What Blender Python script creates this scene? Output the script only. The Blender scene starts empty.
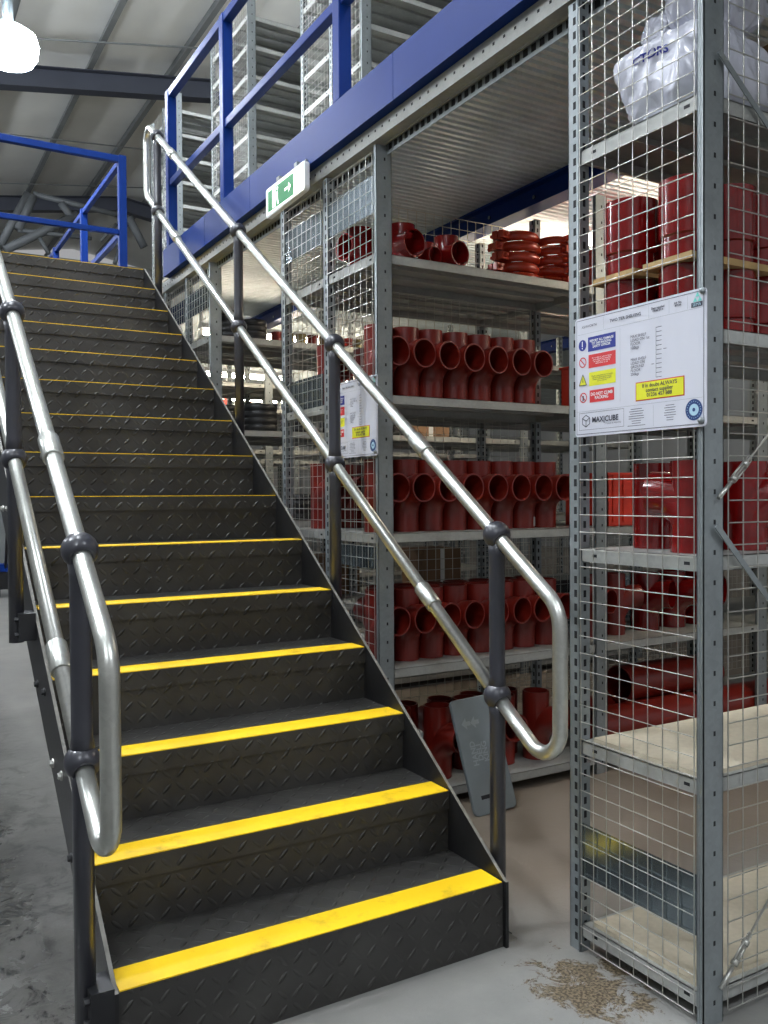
import bpy, bmesh, math, random
from mathutils import Vector, Matrix, noise
from mathutils.bvhtree import BVHTree
random.seed(7)
R = math.radians
COL = bpy.context.scene.collection
DG = lambda: bpy.context.evaluated_depsgraph_get()

# ------------------------------------------------------------------ materials
def new_mat(name):
    m = bpy.data.materials.new(name); m.use_nodes = True
    nt = m.node_tree; b = nt.nodes['Principled BSDF']
    return m, nt, b
def lin(c):
    return tuple(((x/255)/12.92 if x/255 <= .04045 else ((x/255+.055)/1.055)**2.4) for x in c) + (1,)
def mat(name, rgb, rough=.5, metal=0., noise_amt=0., scale=20., coat=0., bump=0., bscale=60.):
    m, nt, b = new_mat(name)
    c = lin(rgb)
    b.inputs['Roughness'].default_value = rough; b.inputs['Metallic'].default_value = metal
    b.inputs['Base Color'].default_value = c
    if coat: b.inputs['Coat Weight'].default_value = coat; b.inputs['Coat Roughness'].default_value = .08
    tc = nt.nodes.new('ShaderNodeTexCoord')
    if noise_amt:
        n = nt.nodes.new('ShaderNodeTexNoise'); n.inputs['Scale'].default_value = scale; n.inputs['Detail'].default_value = 5
        nt.links.new(tc.outputs['Object'], n.inputs['Vector'])
        r = nt.nodes.new('ShaderNodeMapRange'); r.inputs[1].default_value = .3; r.inputs[2].default_value = .7
        r.inputs[3].default_value = 1-noise_amt; r.inputs[4].default_value = 1+noise_amt
        nt.links.new(n.outputs['Fac'], r.inputs[0])
        mx = nt.nodes.new('ShaderNodeVectorMath'); mx.operation = 'SCALE'
        mx.inputs[0].default_value = c[:3]; nt.links.new(r.outputs[0], mx.inputs['Scale'])
        nt.links.new(mx.outputs[0], b.inputs['Base Color'])
    if bump:
        n2 = nt.nodes.new('ShaderNodeTexNoise'); n2.inputs['Scale'].default_value = bscale; n2.inputs['Detail'].default_value = 4
        nt.links.new(tc.outputs['Object'], n2.inputs['Vector'])
        bp = nt.nodes.new('ShaderNodeBump'); bp.inputs['Strength'].default_value = bump; bp.inputs['Distance'].default_value = .005
        nt.links.new(n2.outputs['Fac'], bp.inputs['Height']); nt.links.new(bp.outputs[0], b.inputs['Normal'])
    return m
def emit(name, rgb, s):
    m, nt, b = new_mat(name)
    b.inputs['Base Color'].default_value = lin(rgb)
    b.inputs['Emission Color'].default_value = lin(rgb); b.inputs['Emission Strength'].default_value = s
    return m

def galv_mat(name, rgb, rough=.42, metal=.75):
    m, nt, b = new_mat(name)
    tc = nt.nodes.new('ShaderNodeTexCoord')
    v = nt.nodes.new('ShaderNodeTexVoronoi'); v.inputs['Scale'].default_value = 90
    nt.links.new(tc.outputs['Object'], v.inputs['Vector'])
    n = nt.nodes.new('ShaderNodeTexNoise'); n.inputs['Scale'].default_value = 7; n.inputs['Detail'].default_value = 6
    nt.links.new(tc.outputs['Object'], n.inputs['Vector'])
    a = nt.nodes.new('ShaderNodeMath'); a.operation = 'MULTIPLY_ADD'
    sep = nt.nodes.new('ShaderNodeSeparateColor'); nt.links.new(v.outputs['Color'], sep.inputs[0])
    nt.links.new(sep.outputs[0], a.inputs[0]); a.inputs[1].default_value = .16; 
    nt.links.new(n.outputs['Fac'], a.inputs[2])
    r = nt.nodes.new('ShaderNodeMapRange'); r.inputs[1].default_value = .3; r.inputs[2].default_value = .9; r.inputs[3].default_value = .8; r.inputs[4].default_value = 1.18
    nt.links.new(a.outputs[0], r.inputs[0])
    mx = nt.nodes.new('ShaderNodeVectorMath'); mx.operation = 'SCALE'; mx.inputs[0].default_value = lin(rgb)[:3]
    nt.links.new(r.outputs[0], mx.inputs['Scale']); nt.links.new(mx.outputs[0], b.inputs['Base Color'])
    b.inputs['Metallic'].default_value = metal; b.inputs['Roughness'].default_value = rough
    return m

def checker_plate(name, rgb):
    m, nt, b = new_mat(name); N = nt.nodes; L = nt.links
    b.inputs['Base Color'].default_value = lin(rgb); b.inputs['Roughness'].default_value = .42
    b.inputs['Metallic'].default_value = .25
    tc = N.new('ShaderNodeTexCoord'); s = N.new('ShaderNodeSeparateXYZ'); L.new(tc.outputs['Object'], s.inputs[0])
    def M(op, a, c=None, d=None):
        n = N.new('ShaderNodeMath'); n.operation = op
        for i, q in enumerate((a, c, d)):
            if q is None: continue
            if isinstance(q, (int, float)): n.inputs[i].default_value = q
            else: L.new(q, n.inputs[i])
        return n.outputs[0]
    p = .043
    u = M('MULTIPLY', s.outputs[0], 1/p); v = M('MULTIPLY', M('ADD', s.outputs[1], s.outputs[2]), 1/p)
    iu, iv = M('FLOOR', u), M('FLOOR', v)
    fu, fv = M('SUBTRACT', M('FRACT', u), .5), M('SUBTRACT', M('FRACT', v), .5)
    par = M('FLOORED_MODULO', M('ADD', iu, iv), 2.0)
    sg = M('SUBTRACT', M('MULTIPLY', par, 2.), 1.)
    sv = M('MULTIPLY', sg, fv); su = M('MULTIPLY', sg, fu)
    a = M('DIVIDE', M('MULTIPLY', M('ADD', fu, sv), .7071), .44)
    c = M('DIVIDE', M('MULTIPLY', M('SUBTRACT', fv, su), .7071), .13)
    d = M('ADD', M('MULTIPLY', a, a), M('MULTIPLY', c, c))
    h = M('MAXIMUM', M('SUBTRACT', 1., d), 0.)
    h = M('MULTIPLY', M('POWER', h, .6), M('ADD', .35, M('MULTIPLY', par, .65)))
    n2 = N.new('ShaderNodeTexNoise'); n2.inputs['Scale'].default_value = 220; L.new(tc.outputs['Object'], n2.inputs['Vector'])
    h2 = M('ADD', h, M('MULTIPLY', n2.outputs['Fac'], .08))
    bp = N.new('ShaderNodeBump'); bp.inputs['Strength'].default_value = 1.; bp.inputs['Distance'].default_value = .0045
    L.new(h2, bp.inputs['Height']); L.new(bp.outputs[0], b.inputs['Normal'])
    # rubbed lugs are a bit greyer and smoother; soft dusty mottling
    n3 = N.new('ShaderNodeTexNoise'); n3.inputs['Scale'].default_value = 5; n3.inputs['Detail'].default_value = 6; L.new(tc.outputs['Object'], n3.inputs['Vector'])
    f = M('ADD', M('MULTIPLY', h, .14), M('MULTIPLY', M('SUBTRACT', n3.outputs['Fac'], .45), .5))
    mx = N.new('ShaderNodeMix'); mx.data_type = 'RGBA'; L.new(f, mx.inputs[0])
    mx.inputs[6].default_value = lin(rgb); mx.inputs[7].default_value = lin((112, 112, 106))
    L.new(mx.outputs[2], b.inputs['Base Color'])
    L.new(M('SUBTRACT', .46, M('MULTIPLY', h, .14)), b.inputs['Roughness'])
    return m

M_PLATE = checker_plate('tread_plate', (55, 54, 52))
M_BLACK = mat('black_paint', (30, 31, 34), .42, 0, .15, 12)
M_EDGE = mat('stringer_steel', (34, 34, 35), .4, .2, .15, 9, bump=.1)
M_WORN_LIT = mat('worn_lit_edge', (128, 126, 120), .45, .3, .2, 30)  # worn bracket steel; also paints the light caught by the stringer edges
M_POSTB = mat('newel_paint', (52, 53, 60), .33, 0, .08, 15, coat=.3)
M_GALV = galv_mat('galvanised_tube', (196, 198, 192), .33, .85)
M_STEEL = galv_mat('galvanised_post', (138, 145, 147), .45, .4)
M_SHELF = galv_mat('shelf_steel', (166, 168, 164), .5, .25)
M_SHEET = galv_mat('galvanised_sheet', (136, 148, 154), .22, .85)
M_WIRE = mat('bright_wire', (190, 190, 184), .32, .8)
M_HOLE = mat('hole_dark', (22, 24, 28), .8)
M_BLUE = mat('blue_paint', (4, 42, 112), .5, 0, .06, 4)
M_BLUE.node_tree.nodes['Principled BSDF'].inputs['Specular IOR Level'].default_value = .15
M_RED = mat('red_epoxy', (112, 27, 18), .3, 0, .12, 9, coat=.15)
M_REDG = mat('red_gloss', (116, 14, 14), .16, 0, .12, 9, coat=.4)
M_ORANGE = mat('orange_red_casting', (184, 58, 34), .2, .1, .15, 30, coat=.6, bump=.12, bscale=50)
M_CRATE = mat('red_plastic', (200, 50, 28), .45)
M_BOARD = mat('chipboard', (188, 178, 156), .7, 0, .07, 60)
M_WOOD = mat('plank', (176, 146, 96), .7, 0, .2, 14)
M_CARD = mat('cardboard', (132, 104, 80), .8, 0, .08, 8)
M_BLKPL = mat('black_plastic', (22, 22, 24), .45)
M_WHITE = mat('white_plastic', (232, 234, 236), .4)
M_SIGN = mat('sign_white', (214, 216, 226), .22, 0, .015, 4, coat=.3)
M_INK = mat('ink_dark', (56, 58, 72), .5)
M_NAVY = mat('ink_blue', (36, 48, 140), .45)
M_IRED = mat('ink_red', (206, 48, 52), .45)
M_IYEL = mat('ink_yellow', (226, 226, 44), .45)
M_TEAL = mat('ink_teal', (110, 205, 196), .5)
M_BADGE = mat('ink_navy', (34, 62, 118), .5)
M_PALE = mat('ink_pale', (170, 205, 222), .5)
M_BOARDG = mat('grey_board', (116, 124, 127), .5, 0, .08, 10)
M_LGREY = mat('grey_print', (140, 148, 150), .5)
M_ROOF = mat('roof_sheet', (222, 223, 218), .6, 0, .06, 1.2)
M_DARKST = mat('dark_steel', (58, 62, 72), .45, .1, .06, 3)
M_PURLIN = mat('purlin_galv', (120, 124, 124), .5, .3, .1, 4)
M_WALL = mat('wall_grey', (150, 150, 146), .7, 0, .05, 2)
M_TUBE = emit('tube_light', (255, 238, 212), 85)
M_LAMP = emit('lamp_glow', (240, 246, 255), 200)
M_GLOWG = emit('exit_green', (0, 150, 66), .55)
M_GLOWG.node_tree.nodes['Principled BSDF'].inputs['Base Color'].default_value = (0, .09, .03, 1)
M_GLOWW = emit('exit_white', (240, 250, 244), 1.1)
M_DECK = galv_mat('deck_galv', (200, 212, 218), .42, .25)

def yellow():
    m, nt, b = new_mat('yellow_nosing'); N = nt.nodes; L = nt.links
    tc = N.new('ShaderNodeTexCoord')
    n = N.new('ShaderNodeTexNoise'); n.inputs['Scale'].default_value = 9; n.inputs['Detail'].default_value = 8; n.inputs['Roughness'].default_value = .7
    L.new(tc.outputs['Object'], n.inputs['Vector'])
    r = N.new('ShaderNodeMapRange'); r.inputs[1].default_value = .54; r.inputs[2].default_value = .8; L.new(n.outputs['Fac'], r.inputs[0])
    mx = N.new('ShaderNodeMix'); mx.data_type = 'RGBA'; L.new(r.outputs[0], mx.inputs[0])
    mx.inputs[6].default_value = lin((250, 206, 18)); mx.inputs[7].default_value = lin((168, 132, 30))
    L.new(mx.outputs[2], b.inputs['Base Color']); b.inputs['Roughness'].default_value = .5
    n2 = N.new('ShaderNodeTexNoise'); n2.inputs['Scale'].default_value = 300; L.new(tc.outputs['Object'], n2.inputs['Vector'])
    bp = N.new('ShaderNodeBump'); bp.inputs['Strength'].default_value = .3; bp.inputs['Distance'].default_value = .001
    L.new(n2.outputs['Fac'], bp.inputs['Height']); L.new(bp.outputs[0], b.inputs['Normal'])
    return m
M_YEL = yellow()

def floor_mat():
    m, nt, b = new_mat('painted_concrete'); N = nt.nodes; L = nt.links
    tc = N.new('ShaderNodeTexCoord')
    def no(s, d=6, rg=.6, dist=0.):
        n = N.new('ShaderNodeTexNoise'); n.inputs['Scale'].default_value = s; n.inputs['Detail'].default_value = d
        n.inputs['Roughness'].default_value = rg; n.inputs['Distortion'].default_value = dist
        L.new(tc.outputs['Object'], n.inputs['Vector']); return n.outputs['Fac']
    def mr(v, a, c, lo=0., hi=1.):
        r = N.new('ShaderNodeMapRange'); r.inputs[1].default_value = a; r.inputs[2].default_value = c
        r.inputs[3].default_value = lo; r.inputs[4].default_value = hi; L.new(v, r.inputs[0]); return r.outputs[0]
    def mix(f, A, B):
        x = N.new('ShaderNodeMix'); x.data_type = 'RGBA'; L.new(f, x.inputs[0])
        for i, q in ((6, A), (7, B)):
            if isinstance(q, tuple): x.inputs[i].default_value = q
            else: L.new(q, x.inputs[i])
        return x.outputs[2]
    def mul(a, c):
        x = N.new('ShaderNodeMath'); x.operation = 'MULTIPLY'
        for i, q in enumerate((a, c)):
            if isinstance(q, (int, float)): x.inputs[i].default_value = q
            else: L.new(q, x.inputs[i])
        return x.outputs[0]
    sp = N.new('ShaderNodeSeparateXYZ'); L.new(tc.outputs['Object'], sp.inputs[0])
    base = mix(mr(no(2.2, 8, .65), .3, .7), lin((124, 124, 121)), lin((146, 145, 141)))
    # worn, greasy left-hand walkway
    left = mr(sp.outputs[0], .75, .35)
    grime = mul(left, mr(no(1.7, 10, .7, .4), .32, .55))
    c = mix(grime, base, lin((56, 56, 53)))
    c = mix(mul(left, .6), c, lin((72, 71, 67)))
    spots = mul(left, mr(no(7, 10, .78, 1.2), .50, .60))
    c = mix(spots, c, lin((40, 40, 38)))
    pale = mr(no(6, 10, .8, 1.8), .62, .68)
    c = mix(mul(mul(pale, left), .8), c, lin((190, 188, 176)))
    # chipped paint patch at the foot of the rack post
    vm = N.new('ShaderNodeVectorMath'); vm.operation = 'DISTANCE'; L.new(tc.outputs['Object'], vm.inputs[0]); vm.inputs[1].default_value = (1.63, 1.74, 0)
    sub = N.new('ShaderNodeMath'); sub.operation = 'SUBTRACT'; L.new(mr(no(11, 10, .8, .6), .3, .7), sub.inputs[0]); L.new(mr(vm.outputs['Value'], .02, .30, .1, .95), sub.inputs[1])
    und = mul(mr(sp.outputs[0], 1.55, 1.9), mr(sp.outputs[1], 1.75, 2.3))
    c = mix(mul(und, .75), c, lin((134, 119, 103)))  # warm tube light under the mezzanine tinted into the floor colour
    patch = mr(sub.outputs[0], .04, .12)
    gravel = mix(mr(no(120, 3, .6), .4, .6), lin((70, 60, 47)), lin((124, 112, 92)))
    c = mix(patch, c, gravel)
    L.new(c, b.inputs['Base Color'])
    L.new(mr(mul(left, no(3, 8, .7, .5)), .2, .7, .42, .12), b.inputs['Roughness'])
    bp = N.new('ShaderNodeBump'); bp.inputs['Strength'].default_value = .35; bp.inputs['Distance'].default_value = .006
    L.new(no(14, 8, .7, .5), bp.inputs['Height']); L.new(bp.outputs[0], b.inputs['Normal'])
    return m
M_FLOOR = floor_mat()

# ------------------------------------------------------------------ mesh builder
class MB:
    def __init__(s): s.v = []; s.f = []; s.m = []; s.sm = []
    def add(s, vs, fs, mi=0, smooth=False):
        o = len(s.v); s.v += [Vector(p) for p in vs]
        for f in fs: s.f.append([i+o for i in f]); s.m.append(mi); s.sm.append(smooth)
        return s
    def box(s, a, b, mi=0):
        (x0, y0, z0), (x1, y1, z1) = a, b
        if x0 > x1: x0, x1 = x1, x0
        if y0 > y1: y0, y1 = y1, y0
        if z0 > z1: z0, z1 = z1, z0
        return s.add([(x0,y0,z0),(x1,y0,z0),(x1,y1,z0),(x0,y1,z0),(x0,y0,z1),(x1,y0,z1),(x1,y1,z1),(x0,y1,z1)],
            [(0,3,2,1),(4,5,6,7),(0,1,5,4),(1,2,6,5),(2,3,7,6),(3,0,4,7)], mi)
    def sweep(s, pts, r, n=12, mi=0, cap=True, smooth=True):
        P = [Vector(p) for p in pts]; rr = r if isinstance(r, (list, tuple)) else [r]*len(P)
        T = []
        for i in range(len(P)):
            a = P[max(i-1, 0)]; b = P[min(i+1, len(P)-1)]; T.append((b-a).normalized())
        up = Vector((0, 0, 1)) if abs(T[0].z) < .9 else Vector((1, 0, 0))
        nrm = T[0].cross(up).normalized(); vs = []; fs = []
        for i, p in enumerate(P):
            nrm = (nrm - T[i]*nrm.dot(T[i])).normalized(); bi = T[i].cross(nrm)
            for k in range(n):
                a = 2*math.pi*k/n; vs.append(p + (nrm*math.cos(a)+bi*math.sin(a))*rr[i])
        for i in range(len(P)-1):
            for k in range(n):
                a, b = i*n+k, i*n+(k+1) % n; fs.append((a, b, b+n, a+n))
        s.add(vs, fs, mi, smooth)
        if cap:
            o = len(s.v)-len(vs)
            s.f.append([o+k for k in range(n)][::-1]); s.m.append(mi); s.sm.append(False)
            s.f.append([o+(len(P)-1)*n+k for k in range(n)]); s.m.append(mi); s.sm.append(False)
        return s
    def tube(s, a, b, r, n=12, mi=0, smooth=True): return s.sweep([a, b], r, n, mi, True, smooth)
    def lathe(s, prof, c=(0,0,0), ax='z', n=24, mi=0, smooth=True, close=False):
        vs = []; fs = []; c = Vector(c)
        for (r, h) in prof:
            for k in range(n):
                a = 2*math.pi*k/n; x, y = r*math.cos(a), r*math.sin(a)
                vs.append(c + Vector({'z': (x, y, h), 'y': (x, h, -y), 'x': (h, x, y)}[ax]))
        m = len(prof)
        for i in range(m if close else m-1):
            j = (i+1) % m
            for k in range(n):
                k2 = (k+1) % n; fs.append((i*n+k, i*n+k2, j*n+k2, j*n+k))
        return s.add(vs, fs, mi, smooth)
    def prism(s, poly, x0, x1, ax='x', mi=0):
        n = len(poly)
        def q(t, p):
            return {'x': (t, p[0], p[1]), 'y': (p[0], t, p[1]), 'z': (p[0], p[1], t)}[ax]
        vs = [q(x0, p) for p in poly]+[q(x1, p) for p in poly]
        return s.add(vs, [tuple(range(n))[::-1], tuple(range(n, 2*n))]+[(i, (i+1) % n, n+(i+1) % n, n+i) for i in range(n)], mi)
    def build(s, name, mats, parent=None, fix=True, bevel=0):
        if not isinstance(mats, (list, tuple)): mats = [mats]
        me = bpy.data.meshes.new(name)
        org = Vector((0, 0, 0))
        if parent is not None:
            q = parent
            while q: org += Vector(q.location); q = q.parent
        me.from_pydata([tuple(v-org) for v in s.v], [], s.f)
        for m in mats: me.materials.append(m)
        for p, mi, sm in zip(me.polygons, s.m, s.sm): p.material_index = mi; p.use_smooth = sm
        me.update()
        if fix:
            bm = bmesh.new(); bm.from_mesh(me); bmesh.ops.recalc_face_normals(bm, faces=bm.faces); bm.to_mesh(me); bm.free()
        o = bpy.data.objects.new(name, me); COL.objects.link(o)
        if parent is not None: o.parent = parent
        if bevel:
            md = o.modifiers.new('bevel', 'BEVEL'); md.width = bevel; md.segments = 2; md.limit_method = 'ANGLE'
        return o
def tag(o, label=None, cat=None, group=None, kind=None):
    if label: o['label'] = label
    if cat: o['category'] = cat
    if group: o['group'] = group
    if kind: o['kind'] = kind
    return o
def empty(name, loc, label, cat, group=None):
    o = bpy.data.objects.new(name, None); COL.objects.link(o); o.location = loc; o.empty_display_size = .1
    return tag(o, label, cat, group)
def copy_tree(o, parent=None):
    c = o.copy(); COL.objects.link(c)
    if parent: c.parent = parent
    for ch in list(KIDS.get(o.name, o.children)): copy_tree(ch, c)
    return c
KIDS = {}

# text -> verts/faces in the x-right, y-up plane
def text_geo(t, size, align='LEFT', bold=0.):
    cu = bpy.data.curves.new('t', 'FONT'); cu.body = t; cu.size = size; cu.align_x = align; cu.align_y = 'CENTER'
    cu.offset = bold; cu.resolution_u = 3; cu.space_line = .9
    ob = bpy.data.objects.new('t', cu); COL.objects.link(ob)
    DG().update(); ev = ob.evaluated_get(DG()); me = ev.to_mesh()
    vs = [tuple(v.co) for v in me.vertices]; fs = [tuple(p.vertices) for p in me.polygons]
    ev.to_mesh_clear(); bpy.data.objects.remove(ob); bpy.data.curves.remove(cu)
    return vs, fs

# ------------------------------------------------------------------ constants solved from the photograph
G, RI, Y1 = .27533, .19, 2.0213
XL, XR = .4635, 1.5736
SL = RI/G
XM = 1.747                      # plane of the mesh-clad rack ends
DECK = 2.85

# ------------------------------------------------------------------ setting
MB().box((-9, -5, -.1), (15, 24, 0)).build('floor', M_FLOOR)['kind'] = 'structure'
def wall(n, a, b):
    MB().box(a, b).build(n, M_WALL)['kind'] = 'structure'
wall('wall_far', (-9, 24, 0), (15, 24.2, 7.6)); wall('wall_left', (-9.2, -5, 0), (-9, 24, 6.4)); wall('wall_right', (15, -5, 0), (15.2, 24, 6.4))
RX, RZ, RS = 4.6, 7.92, math.tan(R(9))
def roof_z(x): return RZ - abs(x-RX)*RS
b = MB()
for xa, xb in ((-9.2, RX), (RX, 15.2)):
    za, zb = roof_z(xa), roof_z(xb)
    b.prism([(xa, za), (xb, zb), (xb, zb+.12), (xa, za+.12)], -5, 24.2, 'y')
b.build('ceiling', M_ROOF)['kind'] = 'structure'

# steel frame of the roof
def rafter(y, label):
    r = empty('roof_rafter', (RX, y, RZ-.25), label, 'roof beam', 'portal rafters under the roof')
    for sx in (-1, 1):
        xe = RX + sx*(9.0 if sx < 0 else 9.0); z0, z1 = RZ-.22, roof_z(xe)-.22
        m = MB(); m.prism([(RX, z0), (xe, z1), (xe, z1-.012), (RX, z0-.012)], y-.1, y+.1, 'y')
        m.prism([(RX, z0), (xe, z1), (xe, z1-.28), (RX, z0-.28)], y-.006, y+.006, 'y')
        m.prism([(RX, z0-.28), (xe, z1-.28), (xe, z1-.292), (RX, z0-.292)], y-.1, y+.1, 'y')
        m.build('rafter_arm', M_DARKST, r)
rafter(12.96, 'dark steel roof rafter crossing behind the hanging lamp')
rafter(18.9, 'dark steel roof rafter farther back, bending at the roof ridge')
for i, x in enumerate((-4.6, -2.5, -.7, .4, 1.55, 2.75, 3.92, 5.15, 6.8)):
    z = roof_z(x)
    m = MB(); m.box((x-.006, -4, z-.2), (x+.006, 24, z-.01)); m.box((x-.07, -4, z-.212), (x+.006, 24, z-.2)); m.box((x, -4, z-.03), (x+.07, 24, z-.018))
    o = m.build('roof_purlin', M_PURLIN)
    w = ['far left of the roof, leftmost one', 'second from the left end', 'third from the left end', 'fourth from the left end', 'running behind the hanging lamp', 'nearest the roof ridge on its left', 'nearest the roof ridge on its right', 'second to the right of the ridge', 'rightmost, above the upper racks'][i]
    tag(o, 'grey steel roof purlin, '+w, 'purlin', 'roof purlins')
TIE = ((11, 1.753, 6.741, 3.904, 7.162), (15, 2.678, 7.155, 4.146, 7.276), (17.5, 2.061, 7.13, 4.828, 7.513))
for i, (y, xa, za, xb, zb) in enumerate(TIE):
    w = ('nearest, high above the landing', 'middle one of three', 'farthest, low over the truss')[i]
    tag(MB().tube((xa-(xb-xa)*2, y, za-(zb-za)*2), (xb, y, zb), .011, 6).build('tie_rod', M_PURLIN), 'thin steel tie rod under the roof, '+w, 'rod', 'tie rods')
# open steel bracing far away below the roof
M_TRUSS = mat('truss_steel', (92, 96, 98), .55, .1, .1, 3)
tr = empty('roof_truss', (2, 17, 5.5), 'open grey steel bracing truss far behind the landing rail', 'truss')
from mathutils import Quaternion
CAM = dict(f=872.31, yaw=5.27453797e-01, pitch=-1.82032591e-02, roll=-6.30596870e-03, H=1.32538)
def axes():
    y, p, r = CAM['yaw'], CAM['pitch'], CAM['roll']
    fwd = Vector((math.sin(y)*math.cos(p), math.cos(y)*math.cos(p), math.sin(p))); rt = Vector((math.cos(y), -math.sin(y), 0)); up = rt.cross(fwd)
    return rt*math.cos(r)+up*math.sin(r), -rt*math.sin(r)+up*math.cos(r), fwd
AR, AU, AF = axes()
TR = [((2.48, 6.7), (3.94, 6.56), 0.05), ((2.48, 6.66), (2.22, 6.03), 0.08), ((2.22, 6.03), (3.47, 6.06), 0.04), ((2.0, 5.65), (3.23, 6.45), 0.08), ((2.95, 6.62), (3.15, 6.35), 0.07), ((4.15, 6.55), (4.43, 6.03), 0.08), ((2.58, 5.94), (2.74, 5.67), 0.04), ((1.93, 5.72), (2.4, 6.69), 0.07), ((3.97, 5.92), (3.88, 5.65), 0.04), ((3.63, 6.04), (3.93, 6.39), 0.03)]
for (a, c, w) in TR:
    MB().tube((a[0], 16.5, a[1]), (c[0], 16.5, c[1]), w, 8).build('brace', M_TRUSS, tr)

# high bay lamps
def high_bay(x, y, z, label):
    o = empty('high_bay_lamp', (x, y, z), label, 'lamp', 'high bay lamps')
    m = MB(); m.lathe([(.05, .165), (.15, .15), (.225, .10), (.245, .03), (.235, -.06), (.20, -.115), (0.001, -.12)], (x, y, z), 'z', 28)
    m.build('glowing_shade', M_LAMP, o)
    m = MB(); m.lathe([(.001, .42), (.03, .42), (.045, .40), (.045, .2), (.03, .165), (.001, .165)], (x, y, z), 'z', 20); m.build('gear_housing', M_SHEET, o)
    for dx in (-.03, .03):
        m = MB(); zt = roof_z(x); n = 46; h = (zt-.2-(z+.42))/n
        for k in range(n):
            zz = z+.42+k*h
            if k % 2: m.box((x+dx-.012, y-.004, zz), (x+dx+.012, y+.004, zz+h*.95))
            else: m.box((x+dx-.004, y-.012, zz-h*.1), (x+dx+.004, y+.012, zz+h*1.1))
        m.build('chain', M_WIRE, o)
high_bay(1.02, 8.0, 5.13, 'glowing high bay lamp hanging on chains, top left of the photo')
HB = [(-2.6, 3.6, 5.3), (-2.6, -2.2, 5.3), (2.6, -2.6, 5.3), (-4.4, 10, 5.3), (-1.6, 14, 5.3), (6, 7, 6.4), (-.3, 6.0, 6.5), (-.2, 2.6, 6.6)]  # unseen high bays, some added to brighten roof, upper racks and treads
HBL = ['left of the stair foot', 'behind the viewer on the left', 'behind the viewer on the right', 'far left of the landing', 'beyond the landing, added for roof light', 'over the upper racks, added to light them', 'above the upper flight', 'above the stair foot, added to light treads']
for x, y, z in HB:
    high_bay(x, y, z, 'glowing high bay lamp hanging outside the photo, '+HBL.pop(0))

# ------------------------------------------------------------------ staircase
st = empty('staircase', (XL, Y1, 0), 'black chequer plate steel staircase with yellow nosings rising to the mezzanine', 'staircase')
def ztop(y): return RI + (y-Y1)*SL
for nm, x0, x1 in (('stringer', XL-.011, XL-.001), ('stringer', XR+.001, XR+.011)):
    ye = Y1+14*G+.07
    poly = [(Y1-.012, .0), (Y1-.012, RI+.004), (Y1, RI+.006), (Y1+14*G, 15*RI+.006), (ye, 15*RI+.006), (ye, 15*RI-.25), (Y1+.04, .0)]
    e_ = [poly[1], poly[2], poly[3], poly[4]]
    MB().prism(poly, x0, x1, 'x').prism(e_+[(a, c+.0008) for a, c in e_[::-1]], x0, x1, 'x', 1).build('stringer', [M_EDGE, M_WORN_LIT], st)  # raw top edge, the light it catches painted as a pale strip
for k in range(1, 16):
    y0 = Y1+(k-1)*G; z = k*RI; y1 = y0+G+.013 if k < 15 else y0+.2
    m = MB(); m.box((XL, y0, z-.006), (XR, y1, z)); m.box((XL, y0, z-.058 if k > 1 else 0), (XR, y0+.005, z-.006)); m.box((XL, y0+.009, z-RI), (XR, y0+.013, z-.04))
    t = m.build('tread', M_PLATE, st)
    m = MB(); m.box((XL+.004, y0+.0005, z+.0003), (XR-.004, y0+.102, z+.0035)); m.build('nosing_strip', M_YEL, t)['label'] = 'yellow anti-slip strip'
for k in range(1, 15):
    for dy, dz in ((.06, -.045), (.2, -.045)):
        y, z = Y1+(k-1)*G+dy, k*RI+dz
        m = MB(); m.lathe([(.001, -.012), (.009, -.012), (.010, -.006), (.010, 0)], (XL-.011, y, z), 'x', 6, smooth=False); m.lathe([(.001, -.004), (.014, -.004), (.014, 0)], (XL-.011, y, z), 'x', 14)
        if k < 12: m.build('bolt', M_WIRE if k % 2 else M_BLACK, st)
m = MB(); m.box((XR+.011, Y1+.01, 0), (XR+.06, Y1+.07, .006)); m.box((XR+.011, Y1+.01, 0), (XR+.015, Y1+.07, .06)); m.lathe([(.001, .016), (.008, .016), (.009, .006)], (XR+.04, Y1+.04, 0), 'z', 6, smooth=False)
m.build('floor_bracket', M_WORN_LIT, st)
# landing
ld = empty('landing_platform', (.6, 6.4, DECK), 'black steel landing platform at the head of the stairs', 'platform')
m = MB(); m.box((-.8, Y1+14*G+.21, DECK-.008), (1.69, 7.0, DECK-.001)); m.build('deck_plate', M_PLATE, ld)
m = MB(); m.box((-.8, 6.9, DECK-.2), (1.69, 7.0, DECK-.01)); m.box((-.8, 6.1, DECK-.2), (-.7, 6.9, DECK-.01)); m.box((-.8, Y1+14*G+.21, DECK-.2), (1.69, 6.16, DECK-.01)); m.build('beam', M_BLUE, ld)
for x in (-.72, 1.62):
    m = MB(); m.box((x-.05, 6.9, 0), (x+.05, 7.0, DECK-.2)); m.box((x-.1, 6.85, 0), (x+.1, 7.05, .012)); m.build('column', M_BLUE, ld)

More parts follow.
